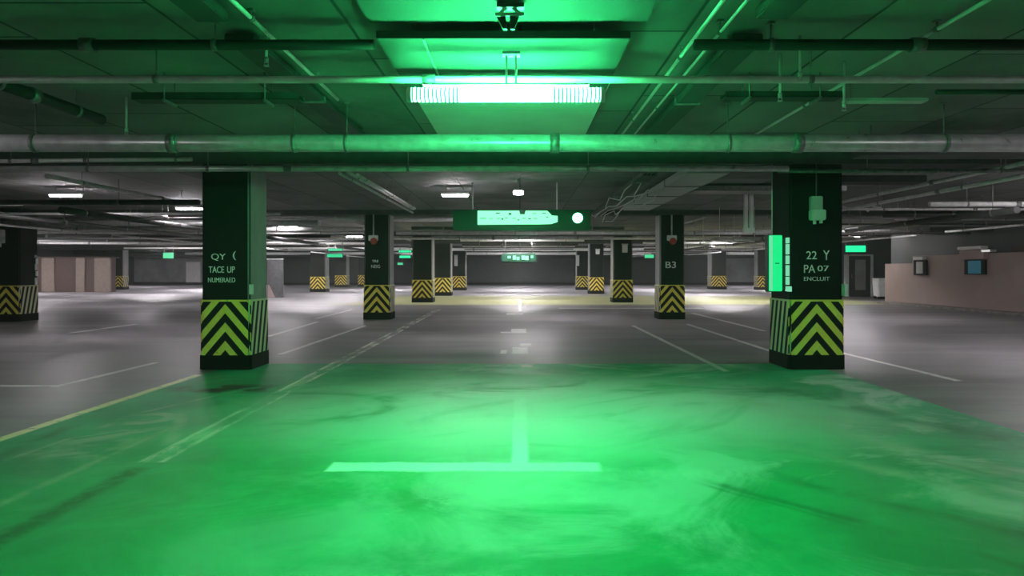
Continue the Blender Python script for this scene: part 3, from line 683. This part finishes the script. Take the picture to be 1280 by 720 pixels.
# alarms on middle columns
for px, Yc, lab in ((466.5, 19.06, 'red and white round alarm bell on the middle left column'), (840, 19.16, 'pinkish red alarm light on the middle right column')):
    t = thing('alarm_bell', lab, 'alarm', (X(px, Yc), Yc, Z(300, Yc)), 'alarms on the middle columns')
    c = Vector((X(px, Yc), Yc, Z(300, Yc)))
    MB().box(c.x-.13, c.x+.13, Yc-.02, Yc+.062, c.z-.02, c.z+.13, .01).build('back_box', M['white'], t)
    MB().tube((c.x+.02, Yc-.09, c.z-.03), (c.x+.02, Yc+.02, c.z-.03), .085, 18, .10).build('bell', M['red'], t)
    MB().tube((c.x, Yc+.04, c.z+.12), (c.x, Yc+.04, 2.9), .022, 8).build('conduit', M['pipelight'], t)
# small boxes on the far columns
for px, py, Yc, hh, lab in ((781, 311, 29.26, .32, 'white box on the third right column'), (747, 315, 39.76, .26, 'white camera box on the fourth right column'), (722, 326, 47.96, .7, 'narrow white box on the farthest right column'), (570, 326, 46.96, .7, 'narrow white box on the farthest left column')):
    xx = X(px, Yc); zz = Z(py, Yc); t = thing('wall_box', lab, 'box', (xx, Yc, zz))
    MB().box(xx-.11, xx+.11, Yc-.08, Yc+.03, zz-hh/2, zz+hh/2, .015).build('housing', M['white'], t)
    MB().box(xx-.14, xx+.14, Yc-.1, Yc+.03, zz+hh/2, zz+hh/2+.05, .01).build('lid', M['greyplastic'], t)
# scribbled strip on the far left column edge and the box on it
t = thing('wall_notice', 'white notice box at the very left edge on the far left column', 'box', (X(1.5, 18.3), 18.3, Z(298, 18.3)))
MB().box(X(-6, 18.3), X(4.5, 18.3), 18.24, 18.37, Z(304, 18.3), Z(287, 18.3), .01).build('housing', M['white'], t)
MB().box(X(-5, 18.3), X(4, 18.3), 18.22, 18.25, Z(309, 18.3), Z(303, 18.3), .01).build('lower_cap', M['white'], t)
b = MB()
for py0, py1, o in ((319, 322, -1), (323, 330, .6), (330, 338, -.4), (339, 345, .4), (347, 356, -.5)):
    zz0, zz1 = Z(py1, 19.0), Z(py0, 19.0)
    b.box(-13.205, -13.18, 18.95+o*.03, 19.02+o*.03, zz0, zz1)
tag(b.build('corner_reflector', M['white'], loc=(-13.2, 18.98, 1.0)), 'broken white reflector strip on the corner of the far left column', 'reflector')

# ---------------------------------------------------------------- signs
Yg = 13.0
t = thing('hanging_sign', 'long dark green hanging sign with lit white-green lettering panel', 'sign', (X(651, Yg), Yg, Z(288, Yg)))
MB().box(X(566, Yg), X(738, Yg), Yg, Yg+.14, Z(288, Yg), Z(262, Yg), .02).build('casing', M['signcase'], t)
pts = [(597, 263.5), (649, 263.5), (650, 268), (656, 268), (657, 263.5), (684, 263.5), (690, 269.5), (697, 270), (697, 277.5), (689, 280), (674, 280.5), (597, 281)]
pl = MB().prism([(X(a, Yg), Z(c, Yg)) for a, c in pts], Yg-.02, Yg+.001).build('lit_panel', M['e_sign'], t)
b = MB(); rr = random.Random(5)
for a, c, ww, hh in ((604, 273, 8, .9), (622.5, 266.5, 5, 1.1), (623, 273.2, 4, .8), (628, 274, 2, 2), (637.5, 267.5, 3.4, 2.2), (633, 272.5, 4, .7), (643, 273, 3.6, .8), (648, 275, 2, 1.4), (655, 273, 4.4, .9), (662, 273.6, 3.5, 1.2), (668, 267, 5, .8), (669, 273.3, 4, .8), (680, 266.5, 5, .9), (684, 271.5, 3, .9), (614, 273.2, 5, .6)):
    b.box(X(a-ww/2, Yg), X(a+ww/2, Yg), Yg-.024, Yg-.018, Z(c+hh/2, Yg), Z(c-hh/2, Yg))
sub(b, 'lettering', M['signcase'], pl, t)
MB().tube((X(722, Yg), Yg-.03, Z(272.5, Yg)), (X(722, Yg), Yg+.01, Z(272.5, Yg)), .095, 28).build('round_light', M['e_dot'], t)
for px in (590.5, 696.5):
    MB().tube((X(px, Yg), Yg+.07, Z(263, Yg)), (X(px, Yg), Yg+.07, SLAB+.002), .012, 10).build('hanger', M['pipelight'], t)
Yh = 31.0
t = thing('hanging_sign', 'small far dark green hanging sign at the centre of the aisle', 'sign', (X(649, Yh), Yh, Z(328, Yh)))
MB().box(X(626, Yh), X(671, Yh), Yh, Yh+.15, Z(328.5, Yh), Z(317, Yh), .06).build('casing', M['signcase'], t)
b = MB()
for a, ww, c, hh in ((636.5, 4, 321.5, 3), (643, 4, 322, 5), (647.5, 3.4, 323, 4), (654, 4, 322, 5), (658.5, 4.4, 322.5, 5), (665, 3, 321, 3)):
    b.box(X(a-ww/2, Yh), X(a+ww/2, Yh), Yh-.02, Yh+.001, Z(c+hh/2, Yh), Z(c-hh/2, Yh))
b.build('lit_lettering', M['e_sign'], t)
for px in (632, 665): MB().tube((X(px, Yh), Yh+.07, Z(319, Yh)), (X(px, Yh), Yh+.07, SLAB+.002), .012, 8).build('hanger', M['steel'], t)
def exit_sign(px0, px1, py0, py1, Y, label, mat='e_exit', split=None):
    t = thing('exit_sign', label, 'sign', (X((px0+px1)/2, Y), Y, Z(py1, Y)), 'small green exit signs')
    MB().box(X(px0, Y)-.03, X(px1, Y)+.03, Y, Y+.1, Z(py1, Y)-.03, Z(py0, Y)+.03, .01).build('casing', M['signcase'], t)
    MB().box(X(px0, Y), X(px1, Y), Y-.015, Y+.002, Z(py1, Y), Z(py0, Y)).build('lit_face', M[mat], t)
    for px in (px0+1, px1-1): MB().tube((X(px, Y), Y+.05, Z(py0, Y)), (X(px, Y), Y+.05, SLAB+.002), .012, 8).build('hanger', M['steel'], t)
exit_sign(204, 217, 316, 323, 40, 'small green exit sign above the pale far left wall')
exit_sign(410, 428, 311, 313.5, 38, 'upper of two stacked green signs left of the middle left column')
exit_sign(409, 428, 317.5, 321.5, 37.6, 'lower of two stacked green signs left of the middle left column')
exit_sign(498.5, 514, 313, 315.5, 40, 'upper green sign right of the middle left column', 'e_exitbright')
exit_sign(499.5, 513, 319.5, 322.5, 39.6, 'lower green sign right of the middle left column', 'e_exitbright')
exit_sign(497, 503.5, 328.5, 331, 44, 'tiny green sign low behind the middle left column')
exit_sign(806, 817, 318.3, 322.5, 36, 'small green exit sign left of the middle right column')
exit_sign(1057, 1082, 307, 315, 33, 'bright green exit sign right of the near right column', 'e_exitbright')
# vertical green light beside the near right column
Yv = 9.45
t = thing('vertical_light_sign', 'tall glowing green vertical light on the left side of the near right column', 'sign', (X(970, Yv), Yv, Z(364, Yv)))
MB().box(X(961, Yv), X(978.5, Yv), Yv+.02, Yv+.16, Z(365, Yv), Z(293, Yv), .01).build('casing', M['signcase'], t)
f = MB().box(X(961.5, Yv), X(978, Yv), Yv, Yv+.022, Z(364, Yv), Z(294, Yv), .006).build('lit_face', M['e_strip'], t)
sub(MB().box(X(962.5, Yv), X(965.5, Yv), Yv-.006, Yv+.003, Z(363, Yv), Z(294.5, Yv)), 'pale_bar', M['e_stripwhite'], f, t, 'pale green glowing bar')
sub(MB().box(X(969, Yv), X(974, Yv), Yv-.005, Yv+.003, Z(329.6, Yv), Z(328.6, Yv)), 'seam', M['signcase'], f, t)
b = MB()
for py0, py1 in ((297, 304), (305, 318), (319.5, 330), (331.5, 345), (346, 356), (358, 364)):
    b.box(X(984, Yv), X(986.6, Yv), Yv-.01, Yv+.075, Z(py1, Yv), Z(py0, Yv))
b.box(X(986, Yv), X(989.5, Yv), Yv-.01, Yv+.075, Z(364.5, Yv), Z(358, Yv))
b.build('lettering', M['e_stripwhite'], t)
MB().box(X(979, Yv), X(986, Yv), Yv+.06, Yv+.12, Z(362, Yv), Z(297, Yv)).build('bracket', M['signcase'], t)
MB().tube((X(968, Yv), Yv+.09, Z(294, Yv)), (X(968, Yv), Yv+.09, 2.80), .009, 8).build('conduit', M['pipelight'], t)

# ---------------------------------------------------------------- right wall furniture
def on_right(py, Y): return Z(py, Y)
def RY(px): return 15*F/(px-VX)
y0, y1 = RY(1160), RY(1144)
t = thing('framed_notice', 'pale notice in a dark frame on the brown right wall', 'notice', (14.97, (y0+y1)/2, 1.1))
MB().box(14.93, 15.0, y0, y1, on_right(344, 25.7), on_right(325, 25.7), .01).build('frame', M['black'], t)
MB().box(14.92, 14.95, y0+.2, y1-.2, on_right(342, 25.7), on_right(327, 25.7), .003).build('sheet', M['greyplastic'], t)
MB().box(14.86, 15.0, y0+.1, y1-.1, on_right(324.5, 25.7), on_right(321, 25.7), .005).build('canopy', M['pipelight'], t)
y0, y1 = RY(1234), RY(1208)
t = thing('wall_screen', 'teal screen in a dark frame on the brown right wall', 'screen', (14.97, (y0+y1)/2, 1.2))
ym = (y0+y1)/2
MB().box(14.92, 15.0, y0, y1, on_right(343, ym), on_right(325, ym), .01).build('frame', M['black'], t)
MB().box(14.91, 14.93, y0+.18, y1-.22, on_right(342, ym), on_right(326, ym), .002).build('display', M['e_teal'], t)
t = thing('meter_cabinet', 'pale cabinet mounted right above the teal screen', 'cabinet', (14.97, ym, 1.6))
MB().box(14.82, 15.0, y0-.1, y1+.1, on_right(324, ym), on_right(312, ym), .01).build('cabinet_body', M['brown'], t)
MB().box(14.76, 15.0, y0-.05, y1+.12, on_right(311.8, ym), on_right(308, ym), .01).build('cabinet_hood', M['white'], t)
yk = RY(1240)
t = thing('wall_lamp', 'tiny lit lamp right of the pale cabinet on the right wall', 'lamp', (14.9, yk, on_right(313, yk)))
MB().box(14.80, 15.0, yk-.22, yk+.22, on_right(315, yk), on_right(312, yk), .01).build('housing', M['greyplastic'], t)
MB().box(14.79, 14.81, yk-.2, yk+.2, on_right(314.8, yk), on_right(312.2, yk)).build('lens', M['e_dim'], t)
# door and bin in the recess
Yd = 35.7
t = thing('service_door', 'dark grey door with pale jamb under the right exit sign', 'door', (X(1075, Yd), Yd, 0))
b = MB(); b.box(X(1056, Yd), X(1060.5, Yd), Yd-.06, Yd+.11, 0, Z(320, Yd)); b.box(X(1088, Yd), X(1091, Yd), Yd-.06, Yd+.11, 0, Z(320, Yd)); b.box(X(1056, Yd), X(1091, Yd), Yd-.06, Yd+.11, Z(320, Yd), Z(318, Yd))
b.build('door_frame', M['greyplastic'], t)
lf = MB().box(X(1060.5, Yd), X(1088, Yd), Yd, Yd+.08, .01, Z(320, Yd)).build('door_leaf', M['wall'], t)
sub(MB().box(X(1069, Yd), X(1082, Yd), Yd-.02, Yd+.01, .35, 1.9, .01), 'door_panel', M['wallgrey'], lf, t)
sub(MB().tube((X(1064, Yd), Yd-.07, .95), (X(1064, Yd), Yd-.07, 1.15), .015, 8), 'handle', M['steel'], lf, t)
Yn = 33.0; xb = X(1101, Yn)
t = thing('wheeled_bin', 'pale rounded wheeled bin in the dark recess left of the brown wall', 'bin', (xb, Yn, 0))
b = MB(); r = bmesh.ops.create_cube(b.bm, size=1.0)
for v in r['verts']:
    k = .24 if v.co.z < 0 else .29
    v.co = Vector((xb+v.co.x*2*k, Yn+v.co.y*2*k, .10+(v.co.z+.5)*.82))
bmesh.ops.bevel(b.bm, geom=list(b.bm.edges), offset=.04, segments=3, affect='EDGES'); b.build('bin_body', M['white'], t)
b = MB(); b.box(xb-.3, xb+.3, Yn-.32, Yn+.3, .90, .98, .035); b.tube((xb-.25, Yn+.3, .94), (xb+.25, Yn+.3, .94), .02, 8); b.build('lid', M['white'], t)
for s_ in (-1, 1): MB().tube((xb+s_*.2-.03, Yn+.12, .09), (xb+s_*.2+.03, Yn+.12, .09), .09, 16).build('wheel', M['black'], t)
MB().box(xb-.22, xb+.22, Yn-.24, Yn-.1, .0, .11, .01).build('foot', M['black'], t)
# grey partition screen behind the near left column
Yp = 34.5
t = thing('partition_screen', 'grey free-standing screen just right of the near left column', 'screen', (-12.1, Yp, 0))
MB().box(X(334, Yp), X(353.5, Yp), Yp, Yp+.12, 0, Z(324, Yp)).build('screen_panel', simple('screen_grey', (.075, .075, .078), .6), t)
MB().box(X(334, Yp)-.02, X(353.5, Yp)+.02, Yp-.03, Yp+.15, Z(324.5, Yp), Z(323, Yp)).build('top_rail', M['greyplastic'], t)
MB().prism([(X(335, Yp), 0.01), (X(344, Yp), 0.01), (X(336.5, Yp), .62), (X(335, Yp), .62)], Yp-.03, Yp+.001).build('sticker', M['brown'], t)
# pale door at the far left
t = thing('pale_door', 'pale door at the right end of the far left wall', 'door', (X(241, 64.8), 64.8, 0))
MB().box(X(233, 64.8), X(250, 64.8), 64.76, 64.9, .28, Z(328, 64.8)).build('door_leaf', M['white'], t)
MB().box(X(232, 64.8), X(251, 64.8), 64.80, 64.9, .22, Z(327, 64.8)).build('door_frame', M['greyplastic'], t)
# kerb and debris by the right wall
b = MB().box(14.55, 15.0, 8, 28.4, 0, .10, .02)
b.build('trim_3', simple('kerb', (.2, .185, .175), .8), kind='structure')
